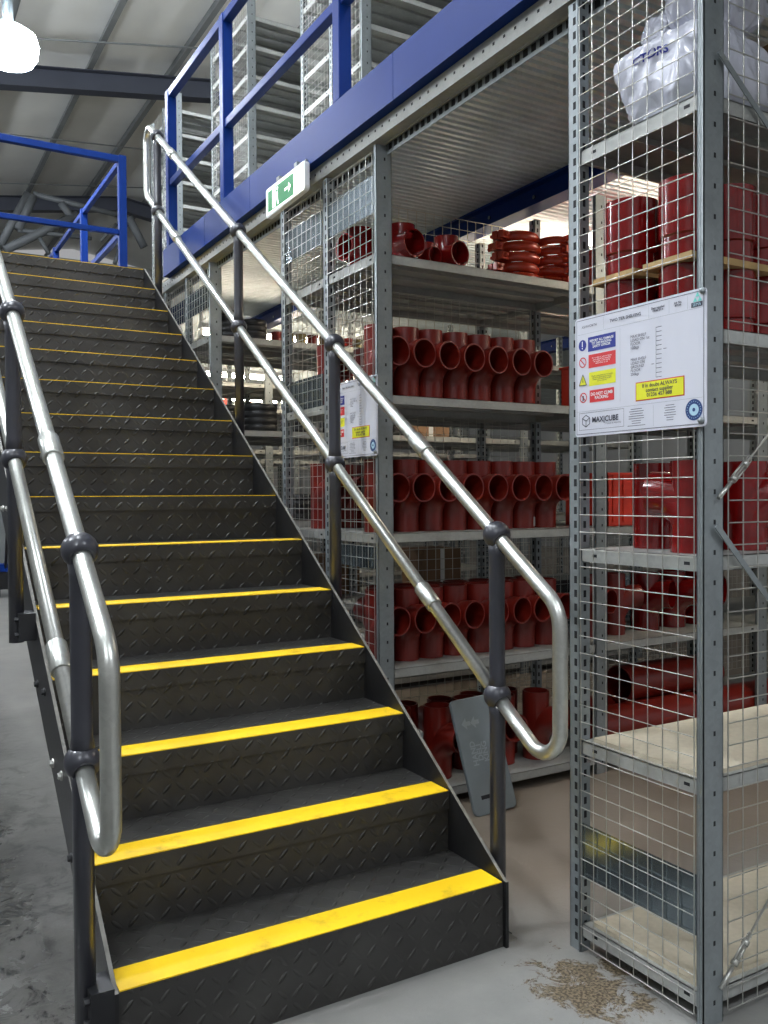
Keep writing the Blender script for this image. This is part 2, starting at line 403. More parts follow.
# handrails ------------------------------------------------------
def fillet(c, rad, seg=8):
    out = [Vector(c[0])]
    for i in range(1, len(c)-1):
        p = Vector(c[i]); a = (Vector(c[i-1])-p).normalized(); b = (Vector(c[i+1])-p).normalized()
        r = rad[i-1]; ang = a.angle(b); t = r/math.tan(ang/2); cen = p+(a+b).normalized()*(r/math.sin(ang/2))
        s, e = p+a*t-cen, p+b*t-cen
        q = s.rotation_difference(e)
        for k in range(seg+1): out.append(cen + Quaternion().slerp(q, k/seg) @ s)
    out.append(Vector(c[-1])); return out
def zt(y): return 1.207+(y-2.08)*SL
def zm(y): return .722+(y-2.08)*SL
def handrail(x, label, dy, sleeves, side):
    o = empty('handrail', (x, 2.08+dy, 0), label, 'handrail')
    sh = lambda y: y+dy
    r = .0212
    ya, yb = 1.80, 5.91
    def P(y, f): return (x, sh(y), f(y))
    yn, yf = 2.08, 5.65
    loop = fillet([P(yn, zm), P(ya, zm), P(ya, zt), P(yb, zt), P(yb, zm), P(yf, zm)], [.08, .11, .075, .11], 12)
    MB().sweep(loop, r, 20).build('top_rail', M_GALV, o)
    MB().sweep([P(yn, zm), P(yf, zm)], r, 20).build('mid_rail', M_GALV, o)
    for y, f in sleeves:
        d = Vector((0, 1, SL)).normalized(); c = Vector(P(y, f)); m = MB()
        m.sweep([c-d*.05, c-d*.047, c+d*.047, c+d*.05], [.0255, .0275, .0275, .0255], 16); m.build('sleeve_joint', M_GALV, o)
    for i, y in enumerate((2.08, 3.145, 4.21, 5.65)):
        yy = sh(y); zb = 0.0 if i == 0 else ztop(y)-.12
        m = MB(); m.sweep([(x, yy, zb), (x, yy, zm(y)-.06), (x, yy, zm(y)-.018)], [.024, .024, .029], 18)
        m.sweep([(x, yy, zm(y)+.018), (x, yy, zm(y)+.06), (x, yy, zt(y)-.06), (x, yy, zt(y)-.018)], [.029, .024, .024, .029], 18)
        p = m.build('newel_post', M_POSTB, o)
        for f in (zt, zm):
            m = MB(); prof = [(.0225, -.030), (.028, -.030)]+[(.042*math.cos(R(a)), .042*math.sin(R(a))) for a in range(-45, 46, 15)]+[(.028, .030), (.0225, .030)]
            m.lathe(prof, (0, 0, 0), 'z', 20)
            rot = Vector((0, 0, 1)).rotation_difference(Vector((0, 1, SL)).normalized()).to_matrix()
            m.v = [rot @ v + Vector((x, yy, f(y))) for v in m.v]
            m.build('ball_socket', M_POSTB, p)
        # cleat tying the post to the stringer
        xs = XL-.011 if side < 0 else XR+.011
        m = MB(); m.box((min(xs, x), yy-.06 if side < 0 else yy-.02, ztop(y)-.11), (max(xs, x), yy+.03, ztop(y)-.02))
        for dz in (-.09, -.04): m.lathe([(.001, -.012), (.009, -.012), (.009, 0)], (min(xs, x), yy-.045, ztop(y)+dz), 'x', 6, smooth=False)
        m.build('cleat', M_BLACK, p)
    m = MB(); yy = sh(2.08); m.box((x-.032, yy-.032, 0), (x+.026, yy+.032, .006)); m.build('base_plate', M_BLACK, o)
    return o
handrail(1.612, 'galvanised tube handrail on dark posts along the right side of the stairs', .015, [(2.50, zt), (2.46, zm), (5.33, zt), (5.27, zm)], 1)
handrail(.40, 'galvanised tube handrail on dark posts along the left side of the stairs', -.015, [(2.44, zt), (2.36, zm), (5.33, zt)], -1)

# ------------------------------------------------------------------ mezzanine edge
e = empty('mezzanine_edge_beam', (1.70, 3, 2.81), 'blue painted edge beam along the mezzanine floor above the racks', 'beam')
m = MB()
for ya, yb in ((.4, 1.6), (1.603, 2.83), (2.833, 4.28), (4.283, 5.0), (5.003, 5.86)): m.box((1.70, ya, 2.812), (1.708, yb, 2.99))
m.build('fascia', M_BLUE, e)
m = MB(); m.box((1.708, .4, 2.812), (1.76, 5.86, 2.82)); m.box((1.708, .4, 2.98), (1.73, 5.86, 2.99)); m.build('flange', M_BLUE, e)
# perforated galvanised channel below it
cz = empty('perforated_channel', (1.745, 3, 2.745), 'perforated galvanised channel running under the blue beam', 'channel')
m = MB(); m.box((1.742, .4, 2.748), (1.745, 6.9, 2.81)); m.box((1.742, .4, 2.745), (1.785, 6.9, 2.748)); m.box((1.785, .4, 2.735), (1.79, 6.9, 2.80))
for i in range(118):
    y = .45+i*.055; m.box((1.7412, y, 2.776), (1.742, y+.010, 2.785), 1)
m.build('web', [M_SHELF, M_HOLE], cz)
m = MB(); m.box((1.80, .4, 2.70), (1.803, 6.9, 2.79))
for i in range(160):
    y = .45+i*.04; m.box((1.7990, y, 2.715), (1.80, y+.022, 2.738), 1)
m.build('inner_strip', [M_STEEL, M_HOLE], cz)

# corrugated deck
m = MB(); y = .4; pr = []
while y < 13.6:
    pr += [(y, 2.80), (y+.018, 2.80), (y+.022, 2.811), (y+.040, 2.811)]; y += .044
poly = pr + [(y, 2.80)]
vs = [(1.76, a, z) for a, z in poly]+[(9.5, a, z) for a, z in poly]; n = len(poly)
m.add(vs, [(i, i+1, n+i+1, n+i) for i in range(n-1)])
m.box((1.76, .4, 2.83), (9.5, 13.6, 2.85), 1)
tag(m.build('mezzanine_deck', [M_DECK, M_BOARD]), 'ribbed galvanised steel deck forming the mezzanine floor over the racks', 'floor deck')
# blue I beam under the deck
for i, x in enumerate((2.74, 5.6)):
    m = MB(); m.box((x-.05, 2.0, 2.788), (x+.05, 13, 2.798)); m.box((x-.005, 2.0, 2.70), (x+.005, 13, 2.788)); m.box((x-.05, 2.0, 2.69), (x+.05, 13, 2.70))
    for k in range(30): m.lathe([(.001, -.007), (.01, -.007), (.01, 0)], (x-.005, 2.2+k*.35, 2.745), 'x', 6, mi=1, smooth=False)
    tag(m.build('deck_joist', [M_BLUE, M_SHEET]), 'blue steel joist under the mezzanine deck, '+('above the pipe racks beside the aisle' if i == 0 else 'deeper inside the store'), 'beam', 'blue deck joists')

# blue guard rail on the mezzanine
g = empty('guard_rail', (1.73, 3, 2.99), 'blue square-tube guard rail standing on the mezzanine edge beam', 'guard rail')
for y in (5.75, 4.70, 3.30, 1.9, .7):
    MB().box((1.70, y-.031, 2.99), (1.76, y+.031, 4.02)).build('post', M_BLUE, g, bevel=.004)
MB().box((1.705, .6, 3.97), (1.755, 5.78, 4.02)).build('top_rail', M_BLUE, g, bevel=.004)
for a, c in ((5.719, 4.731), (4.669, 3.331), (3.269, 1.931), (1.869, .731)):
    MB().box((1.708, a, 3.385), (1.752, c, 3.43)).build('mid_rail', M_BLUE, g, bevel=.004)
g = empty('guard_rail', (1.71, 7.0, DECK), 'blue square-tube guard rail around the far side of the stair landing', 'guard rail')
for x, y in ((1.71, 7.0), (-.7, 7.0), (.5, 7.0), (1.71, 8.45), (1.71, 9.9), (1.71, 11.4)):
    if x == .5: continue
    MB().box((x-.03, y-.03, DECK if y < 7.1 else DECK), (x+.03, y+.03, 4.01)).build('post', M_BLUE, g, bevel=.004)
MB().box((-.67, 6.975, 3.955), (1.68, 7.025, 4.005)).build('top_rail', M_BLUE, g, bevel=.004)
MB().box((-.67, 6.98, 3.39), (1.68, 7.02, 3.43)).build('mid_rail', M_BLUE, g, bevel=.004)
for z, n in ((3.955, 'top_rail'), (3.39, 'mid_rail')):
    MB().box((1.69, 7.03, z), (1.73, 11.4, z+.045)).build(n, M_BLUE, g, bevel=.004)
m = MB(); m.box((1.70, 7.0, 2.812), (1.708, 12.5, 2.93)); m.box((1.708, 7.0, 2.812), (1.76, 12.5, 2.82))
tag(m.build('mezzanine_edge_beam', M_BLUE), 'blue edge beam of the mezzanine beyond the stair landing', 'beam')

# ------------------------------------------------------------------ shelving
def slots(m, x, y0, y1, z0, z1, pitch, w, h, face):      # dark slots on a face of constant x
    z = z0
    while z < z1:
        m.box((x-.0006 if face < 0 else x, y0, z), (x if face < 0 else x+.0006, y0+w, z+h), 1); z += pitch
def post_front(x, y, z0, z1):
    x += .003; m = MB(); m.box((x, y, z0), (x+.072, y+.0025, z1)); m.box((x, y, z0), (x+.0025, y+.021, z1)); m.box((x, y+.019, z0), (x+.016, y+.0215, z1))
    m.box((x+.0695, y, z0), (x+.072, y+.03, z1)); m.tube((x+.001, y+.004, z0), (x+.001, y+.004, z1), .0025, 6); m.tube((x+.001, y+.012, z0), (x+.001, y+.012, z1), .002, 6)
    z = z0+.05
    while z < z1-.02:
        m.box((x+.036, y-.0006, z), (x+.043, y, z+.012), 1); z += .075
    return m
def post_rear(x, y, z0, z1, w=.046):
    m = MB(); m.box((x, y, z0), (x+.0025, y+w, z1)); m.box((x, y+w-.0025, z0), (x+.045, y+w, z1)); m.box((x, y, z0), (x+.036, y+.0025, z1))
    m.tube((x, y+.006, z0), (x, y+.006, z1), .003, 6)
    slots(m, x, y+.014, 0, z0+.03, z1-.02, .04, .011, .021, -1)
    z = z0+.03
    while z < z1-.02:
        m.box((x+.012, y-.0006, z), (x+.022, y, z+.020), 1); z += .04
    return m
def shelf_mesh(x0, x1, y0, y1, z, lip=.038, board=False):
    m = MB(); m.box((x0, y0, z-.0025), (x1, y1, z))
    m.box((x0, y0, z-lip), (x1, y0+.002, z)); m.box((x0, y1-.002, z-lip), (x1, y1, z)); m.box((x0, y0, z-lip), (x0+.002, y1, z)); m.box((x1-.002, y0, z-lip), (x1, y1, z))
    m.box((x0, y0, z-lip), (x1, y0+.014, z-lip+.0015)); m.box((x0, y1-.014, z-lip), (x1, y1, z-lip+.0015))
    for t in (.33, .66):
        yy = y0+(y1-y0)*t; m.box((x0+.02, yy-.02, z-.02), (x1-.02, yy+.02, z-.003))
    for xx in (x0+.03, x1-.05): m.box((xx, y0-.0006, z-lip*.62), (xx+.018, y0, z-lip*.4), 1)
    for yy in (y0+.04, y1-.06): m.box((x0-.0006, yy, z-lip*.62), (x0, yy+.018, z-lip*.4), 1)
    return m
def wire_panel(x0, x1, y0, y1, z0, z1, p=.05, r=.0015):
    m = MB(); ax = 'y' if x0 == x1 else 'x'
    n = round(((y1-y0) if ax == 'y' else (x1-x0))/p); nz = round((z1-z0)/p)
    for i in range(n+1):
        t = i/n; a = (x0+(x1-x0)*t, y0+(y1-y0)*t)
        m.sweep([(a[0], a[1], z0), (a[0], a[1], z1)], r, 5, cap=False)
    d = (-.003, 0) if ax == 'y' else (0, -.003)
    for i in range(nz+1):
        z = z0+(z1-z0)*i/nz
        m.sweep([(x0+d[0], y0+d[1], z), (x1+d[0], y1+d[1], z)], r, 5, cap=False)
    return m
LV = [.085, .617, 1.172, 1.737, 2.305]
BW = 1.183
def rack(ys, nb, label, levels, x0=XM, z0=0., z1=2.735, end_mesh=True, back=None, boards=(), plates=(), cat='shelving rack', group=None):
    """run of boltless bays; ys = front y of each half row"""
    o = empty('shelving_rack', (x0, ys[0], z0), label, cat, group)
    xs = [x0+i*BW for i in range(nb+1)]
    D = .45
    for h, y in enumerate(ys):
        for x in xs:
            if h == 0: post_front(x, y, z0, z1).build('upright_post', [M_STEEL, M_HOLE], o)
            post_rear(x, y+D-.020, z0, z1).build('upright_post', [M_STEEL, M_HOLE], o)
        for i in range(nb):
            for z in levels:
                xa = xs[i]+(.003 if True else 0); xb = xs[i+1]-.002
                s = shelf_mesh(xs[i]+.004, xs[i+1]-.001, y+.003, y+D-.022, z, board=False)
                so = s.build('shelf', [M_SHELF, M_HOLE], o)
                if z in boards:
                    MB().box((xs[i]+.02, y+.02, z), (xs[i+1]-.02, y+D-.05, z+.012)).build('chipboard_panel', M_BOARD, so)
        if end_mesh:
            wire_panel(x0-.003, x0-.003, y+.024, y+D-.024, z0+.03, z1-.03, .05).build('wire_mesh_end', M_WIRE, o)
    for (h, za, zb) in plates:
        y = ys[h]; MB().box((x0+.004, y+.024, za), (x0+.006, y+D-.022, zb)).build('end_plate', M_SHEET, o)
    for (yb, i0, i1, za, zb) in (back or []):
        wire_panel(xs[i0]+.04, xs[i1]-.01, yb, yb, za, zb, .05).build('wire_mesh_back', M_WIRE, o)
    return o
# row 1: the caged rack in front
r1 = rack([1.45], 1, 'galvanised caged shelving rack at the right front, wire mesh on its end and front', LV, boards=(.085, .617), plates=[(0, .225, .378)], z1=2.735)
wire_panel(XM+.085, XM+BW-.01, 1.444, 1.444, .03, 2.70, .056, .0018).build('wire_mesh_front', M_WIRE, r1)
# cross bracing with turnbuckles on its front
def rod(a, c, turn=None, flat=False):
    m = MB()
    if flat:
        d = (Vector(c)-Vector(a)).normalized(); n = Vector((d.z, 0, -d.x))*.008
        m.add([Vector(a)+n, Vector(a)-n, Vector(c)-n, Vector(c)+n, Vector(a)+n+Vector((0,-.003,0)), Vector(a)-n+Vector((0,-.003,0)), Vector(c)-n+Vector((0,-.003,0)), Vector(c)+n+Vector((0,-.003,0))],
              [(0,1,2,3), (4,5,6,7), (0,1,5,4), (1,2,6,5), (2,3,7,6), (3,0,4,7)])
    else: m.tube(a, c, .003, 8)
    b = m.build('brace_rod', M_STEEL if flat else M_WIRE, r1)
    if turn is not None:
        A, C = Vector(a), Vector(c); d = (C-A).normalized(); p = A+d*turn; n = Vector((d.z, 0, -d.x))
        m = MB(); m.tube(A, A+d*.06, .0055, 8)
        for s in (-1, 1): m.tube(p+n*.0085*s, p+d*.055+n*.0085*s, .003, 8)
        m.tube(p-d*.008, p+d*.006, .0095, 8); m.tube(p+d*.049, p+d*.063, .0095, 8)
        for k in range(10):
            q = p+d*.075; m.tube(q+n*.009*math.cos(k*.628)+d*.011*math.sin(k*.628), q+n*.009*math.cos((k+1)*.628)+d*.011*math.sin((k+1)*.628), .0018, 6)
        m.build('turnbuckle', M_WIRE, b)
rod((1.789, 1.438, 1.315), (2.9, 1.438, 2.262), .075)
rod((1.798, 1.438, .095), (2.9, 1.438, 1.16), .075)
rod((1.788, 1.438, 2.402), (2.9, 1.438, 1.55), flat=True)
rod((1.779, 1.438, 1.249), (2.9, 1.438, .16), flat=True)
# row 2: red pipe rack
r2 = rack([3.05, 3.52], 3, 'galvanised double shelving rack full of red pipe fittings, facing the nearest aisle', LV,
          plates=[(0, 2.47, 2.62), (0, 1.03, 1.12), (1, 2.46, 2.61), (1, 1.735, 1.88)], back=[(3.505, 0, 1, .12, 2.67), (3.505, 1, 2, .12, 1.1), (3.975, 1, 3, .12, 1.1)])
r3 = rack([5.06, 5.53], 3, 'galvanised double shelving rack behind the red pipe rack, holding black couplings', LV, plates=[(0, 2.47, 2.62), (1, 2.46, 2.61)], back=[(5.97, 0, 3, .12, 1.6)])
r4 = rack([7.07, 7.54], 3, 'galvanised double shelving rack third from the front, brightly lit by tubes', LV)
r5 = rack([9.08, 9.55], 4, 'galvanised double shelving rack far back beneath the mezzanine, fourth from the front', LV, end_mesh=False)
r6 = rack([11.1], 5, 'galvanised shelving rack at the very back of the ground floor store', LV, end_mesh=False)

# upper tier racks
ULV = [2.95, 3.2, 3.45, 3.7, 3.95, 4.2, 4.45, 4.7, 4.95, 5.2, 5.45]
def upper(y, label, nb=2):
    o = rack([y, y+.47], nb, label, ULV[::1], x0=2.8, z0=DECK, z1=5.62, group='upper tier racks')
    return o
upper(3.05, 'galvanised rack on the mezzanine, nearest of the upper tier, behind the blue rail')
upper(5.06, 'galvanised rack on the mezzanine behind the third blue rail post from the landing')
upper(7.07, 'galvanised rack on the mezzanine behind the second blue rail post from the landing')
upper(9.15, 'galvanised rack on the mezzanine, farthest one, beside the head of the stairs', 1)

# ------------------------------------------------------------------ pipe fittings
def boolean(a, c, op):
    md = a.modifiers.new('b', 'BOOLEAN'); md.object = c; md.operation = op; md.solver = 'EXACT'
    DG().update(); me = bpy.data.meshes.new_from_object(a.evaluated_get(DG()))
    o = bpy.data.objects.new('pipe', me); COL.objects.link(o)
    bpy.data.objects.remove(a); bpy.data.objects.remove(c); return o
def tee_body(r, h, zc, L, n=28, sweep=True, off=0.):
    """solid swept tee: upright pipe with a branch facing -y that sweeps down into it"""
    a = MB().tube((0, 0, -off), (0, 0, h+off), r, n).build('a', M_RED)
    br = L-.025
    if sweep:
        pts = [(0, -L-off, zc), (0, -br, zc)]+[(0, -br+br*math.sin(R(t)), zc-br+br*math.cos(R(t))) for t in range(9, 91, 9)]+[(0, 0, .02)]
    else: pts = [(0, -L-off, zc), (0, 0, zc)]
    c = MB().sweep(pts, r*.995, n).build('c', M_RED)
    return boolean(a, c, 'UNION')
def finish(o, name, mats, tagz=None):
    me = o.data; me.materials.clear()
    for m in mats: me.materials.append(m)
    for p in me.polygons: p.use_smooth = True; p.material_index = 0
    try: me.set_sharp_from_angle(angle=R(38))
    except Exception: pass
    me.name = name; o.name = name
    return o
def make_tee(r, h, zc, L, wall, sweep, matl):
    out = tee_body(r, h, zc, L, sweep=sweep); inn = tee_body(r-wall, h, zc, L, sweep=sweep, off=.01)
    return finish(boolean(out, inn, 'DIFFERENCE'), 'swept_tee_pipe', [matl])
T1 = make_tee(.0615, .309, .188, .14, .006, True, M_RED)
T2 = make_tee(.085, .33, .21, .16, .008, True, M_REDG)
T3 = make_tee(.066, .2, .1, .1, .006, False, M_REDG)
# long straight pipe with socket collar
def tube_shell(r, h, wall, collar=True):
    m = MB(); pr = [(r, 0), (r, h)]
    if collar: pr = [(r, 0), (r, h*.28), (r*1.09, h*.30), (r*1.09, h)]
    m.lathe(pr+[(pr[-1][0]-wall, h), (r-wall, h*.3), (r-wall, 0)], (0, 0, 0), 'z', 28, close=True)
    o = m.build('pipe', M_REDG); return finish(o, 'pipe_coupling', [M_REDG])
T4 = tube_shell(.068, .178, .006)
T5 = tube_shell(.068, .205, .006)
PIPEL = MB().lathe([(.095, 0), (.095, .7), (.088, .7), (.088, 0)], (0,0,0), 'z', 28, close=True).build('long_pipe', M_RED)
finish(PIPEL, 'long_pipe', [M_RED])
# grooved coupling
def coupling():
    m = MB(); m.lathe([(.088, 0), (.098, .002), (.108, .010), (.112, .022), (.108, .036), (.098, .044), (.088, .046)], (0,0,0), 'z', 32, close=True)
    for a in (0, 180):
        c, s = math.cos(R(a)), math.sin(R(a))
        m2 = MB(); m2.box((.100, -.032, .006), (.150, -.004, .042)); m2.box((.100, .004, .006), (.150, .032, .042)); m2.tube((.132, -.052, .024), (.132, .052, .024), .008, 8); m2.tube((.132, .032, .024), (.132, .046, .024), .013, 6)
        vs = [Vector((v.x*c-v.y*s, v.x*s+v.y*c, v.z)) for v in m2.v]; m.add(vs, m2.f)
    o = m.build('grooved_coupling', M_ORANGE); md = o.modifiers.new('b', 'BEVEL'); md.width = .003; md.segments = 2; md.limit_method = 'ANGLE'; md.angle_limit = R(50)
    return finish(o, 'grooved_coupling', [M_ORANGE])
CP = coupling()
used = {}
def place(proto, name, loc, rot, label, cat, group, s=1., matl=None):
    o = proto if proto.name not in used else proto.copy()
    if o is not proto: COL.objects.link(o); o.name = name
    else: used[proto.name] = 1; used[name] = 1
    o.location = loc; o.rotation_euler = rot; o.scale = (s, s, s)
    return tag(o, label, cat, group)
protos_first = {}
def put(proto, name, loc, rz, label, group, s=1., rx=0., ry=0., cat='pipe fitting'):
    if proto in protos_first: o = proto.copy(); COL.objects.link(o)
    else: protos_first[proto] = 1; o = proto
    o.name = name; o.location = loc; o.rotation_euler = (rx, ry, rz); o.scale = (s, s, s)
    return tag(o, label, cat, group)
ORD = ['first', 'second', 'third', 'fourth', 'fifth', 'sixth', 'seventh', 'eighth', 'ninth', 'tenth', 'eleventh', 'twelfth', 'thirteenth', 'fourteenth']
def stick_label(o, p, n, w=.018, h=.022):        # white paper sticker as a part
    nn = Vector(n).normalized(); t = Vector((0, 0, 1)).cross(nn).normalized(); u = Vector((0,0,1)); c = Vector(p)
    m = MB(); m.add([c-t*w-u*h, c+t*w-u*h, c+t*w+u*h, c-t*w+u*h], [(0,1,2,3)]); q = m.build('paper_label', M_WHITE, fix=False)
    q.parent = o; q['label'] = 'white paper label'
A7 = R(7)
def tee_row(xo, zs, yo, where, group):
    for i, x in enumerate(xo):
        o = put(T1, 'swept_tee_pipe', (x-.017, yo+.139, zs+.0005), A7+random.uniform(-.03, .03), f'red swept tee pipe, {ORD[i]} from the left, front rank, {where}', group)
        if where.startswith('third') and i == 6: stick_label(o, (.03, -.0535, .03), (.5, -.86, 0))
X2 = [1.869, 1.997, 2.124, 2.253, 2.388, 2.516, 2.644, 2.775]
tee_row([1.873, 2.004, 2.127, 2.262, 2.389, 2.522, 2.650], 1.737, 3.085, 'second shelf from the top', 'swept tees on the upper pipe shelf')
tee_row(X2, 1.172, 3.085, 'third shelf from the top', 'swept tees on the middle pipe shelf')
tee_row(X2, .617, 3.085, 'fourth shelf from the top', 'swept tees on the lower pipe shelf')
for i, x in enumerate([1.93, 2.06, 2.2, 2.34, 2.48, 2.62, 2.76]):
    put(T1, 'swept_tee_pipe', (x, 3.352, .6175), R(180), f'red swept tee pipe, {ORD[i]} from the left, rear rank, fourth shelf down', 'rear swept tees on the lower pipe shelf', 1.)
for i, x in enumerate([1.86, 2.01, 2.16, 2.31, 2.46, 2.61, 2.76]):
    put(T1, 'swept_tee_pipe', (x, 3.77, 1.1725), R(0), f'dark red tee pipe, {ORD[i]} from the left, middle shelf, back half of rack', 'swept tees in the rear half of the red rack')
for i, x in enumerate([1.9, 2.1, 2.3]):
    put(T1, 'swept_tee_pipe', (x, 3.77, 1.7375), R(0), f'dark red tee pipe, {ORD[i]} from the left, upper shelf, back half of rack', 'swept tees in the rear half of the red rack')
# floor-level shelf: bigger tees put down anyhow
lowp = [(1.95, 3.25, -20), (2.13, 3.2, 15), (2.32, 3.25, 40), (2.50, 3.22, -10), (2.69, 3.2, 25), (1.87, 3.42, 178), (2.05, 3.41, 182), (2.24, 3.43, 180), (2.42, 3.42, 178), (2.62, 3.42, 184)]
for i, (x, y, a) in enumerate(lowp[:5]):
    put(T1, 'swept_tee_pipe', (x, y, .087), R(a), f'large dark red tee pipe, {ORD[i]} from the left on the bottom shelf front', 'large tees on the bottom shelf', 1.02)
for i, (x, y, a) in enumerate(lowp[5:]):
    put(T1, 'swept_tee_pipe', (x, 3.345, .087), R(a), f'large dark red tee pipe, {ORD[i]} from the left at the back of the bottom shelf', 'large tees on the bottom shelf', .98)
# top shelf: fittings lying down and stacks of couplings
put(T3, 'short_tee_fitting', (1.97, 3.22, 2.3055), R(8), 'short dark red tee on the top shelf, right beside the front post', 'short tees on the top shelf', .9)
put(T3, 'short_tee_fitting', (2.10, 3.23, 2.3055), R(12), 'short dark red tee on the top shelf, second from the post', 'short tees on the top shelf', .62)
put(T3, 'short_tee_fitting', (2.22, 3.24, 2.3055), R(10), 'short dark red tee on the top shelf, third from the post, nearest the coupling stack', 'short tees on the top shelf', .85)
put(T3, 'short_tee_fitting', (1.84, 3.35, 2.3055), R(-80), 'short dark red tee on the top shelf behind the mesh end', 'short tees on the top shelf', .9)
for si, (x, y, n) in enumerate(((2.62, 3.24, 5), (2.88-.0, 3.30, 0), (2.79, 3.36, 0))):
    for k in range(n):
        put(CP, 'grooved_coupling', (x+random.uniform(-.006, .006), y+random.uniform(-.006, .006), 2.3055+k*.0475), R(20+random.uniform(-25, 25)), f'orange red bolted pipe coupling, {ORD[k]} up in the left stack', 'bolted couplings stacked on the top shelf')
for k in range(5):
    put(CP, 'grooved_coupling', (2.79+random.uniform(-.006, .006), 3.17+random.uniform(-.006, .006)+.02, 2.3055+k*.0475), R(100+random.uniform(-20, 20)), f'orange red bolted pipe coupling, {ORD[k]} up in the right stack', 'bolted couplings stacked on the top shelf', .8)

# row 2, further bays: crates and pipes
def crate(x, y, z, w, d, h, label, group, matl=M_CRATE):
    m = MB(); t = .004
    m.box((x, y, z+.001), (x+w, y+d, z+t)); m.box((x, y, z), (x+w, y+t, z+h)); m.box((x, y+d-t, z), (x+w, y+d, z+h)); m.box((x, y, z), (x+t, y+d, z+h)); m.box((x+w-t, y, z), (x+w, y+d, z+h))
    m.box((x-.008, y-.008, z+h-.012), (x+w+.008, y+t, z+h)); m.box((x-.008, y+d-t, z+h-.012), (x+w+.008, y+d+.008, z+h)); m.box((x-.008, y, z+h-.012), (x+t, y+d, z+h)); m.box((x+w-t, y, z+h-.012), (x+w+.008, y+d, z+h))
    for k in range(4): xx = x+w*(k+.5)/4; m.box((xx-.004, y-.006, z+.02), (xx+.004, y, z+h-.012))
    return tag(m.build('storage_crate', matl), label, 'crate', group)
for i, x in enumerate((3.06, 3.36, 3.66)):
    crate(x, 3.10, 1.1725, .27, .3, .26, f'bright red crate seen through the mesh, {ORD[i]} from the left, middle shelf', 'red plastic crates')
for i, x in enumerate((3.0, 3.32)):
    crate(x, 3.10, 2.3055, .28, .3, .2, f'orange red crate on the top shelf behind the cage, {ORD[i]} from left', 'orange crates on the top shelf')
for i, x in enumerate((3.05, 3.36)):
    crate(x, 3.12, 1.7375, .28, .3, .24, f'red plastic crate on the shelf behind the sign, {ORD[i]} from the left', 'red crates behind the sign')
for i, (x, a) in enumerate(((3.04, -35), (3.22, 20))):
    put(T1, 'swept_tee_pipe', (x+.02, 3.25, .6175), R(a+50), f'orange red tee pipe behind the cage mesh, {ORD[i]} from the left', 'tees behind the cage')
for i, x in enumerate((3.50, 3.7, 3.9)):
    put(T2, 'large_tee_fitting', (x, 3.28, .6175), R(25), f'dark large tee behind the cage, {ORD[i]} left, above the lying pipes', 'large dark tees behind the cage', .9)
for i, (x, y, z, l) in enumerate(((3.02, 3.17, .087+.096, 'front left'), (3.76, 3.17, .183, 'front right'), (3.1, 3.37, .183, 'rear left'), (3.30, 3.27, .087+.096+.166, 'topmost'))):
    put(PIPEL, 'long_pipe', (x, y, z), 0, f'fat dark red pipe lying on the bottom shelf behind the cage, {l} one', 'fat pipes on the bottom shelf', 1., ry=R(90), cat='pipe')
MB_ = MB(); MB_.box((3.05, 3.62, .6175), (3.95, 3.9, .86)); tag(MB_.build('metal_bin', M_SHEET), 'grey metal bin behind the cage on the shelf with the large tees', 'bin')

# row 1 contents --------------------------------------------------
cx = [1.846, 1.998, 2.150, 2.302, 2.454]
for lay, z in ((0, 1.7375), (1, 1.934)):
    for j, y in enumerate((1.80-.02, 1.60-.02)):
        for i, x in enumerate(cx):
            if j == 0 and i == 4: continue
            put(T5 if lay else T4, 'pipe_coupling', (x, y, z), random.uniform(0, 6), f'dark red coupling in the cage, {ORD[i]} from mesh end, {"rear" if j == 0 else "front"} rank, {"upper" if lay else "lower"} layer', 'glossy couplings stacked in the cage')
# the lower layer couplings stand on the shelf; loose boards separate the layers
for j, (y0, y1) in enumerate(((1.50, 1.66), (1.69, 1.85))):
    tag(MB().box((1.765, y0, 1.916), (2.55, y1, 1.9335)).build('wooden_plank', M_WOOD), 'thin wooden plank between two layers of dark red couplings, '+('front one' if j == 0 else 'rear one'), 'plank', 'planks in the cage')
tp = [(1.90, 1.72, 215), (2.12, 1.74, 150), (2.34, 1.72, 200), (2.03, 1.60-.02, 20), (2.25, 1.59, 160), (2.5, 1.62, 40)]
for i, (x, y, a) in enumerate([(1.86, 1.57, 195), (1.93, 1.77, 25), (2.07, 1.58, 40), (2.14, 1.79, 130), (2.30, 1.58, 60), (2.42, 1.77, 10)]):
    o = put(T2, 'large_tee_fitting', (x, y, 1.1725), R(a), f'glossy red tee on the cage shelf under the sign, {ORD[i]} from mesh end', 'large glossy tees in the cage', .73)
    if i == 0: stick_label(o, (.02, .083, .08), (.2, .98, 0), .016, .03)

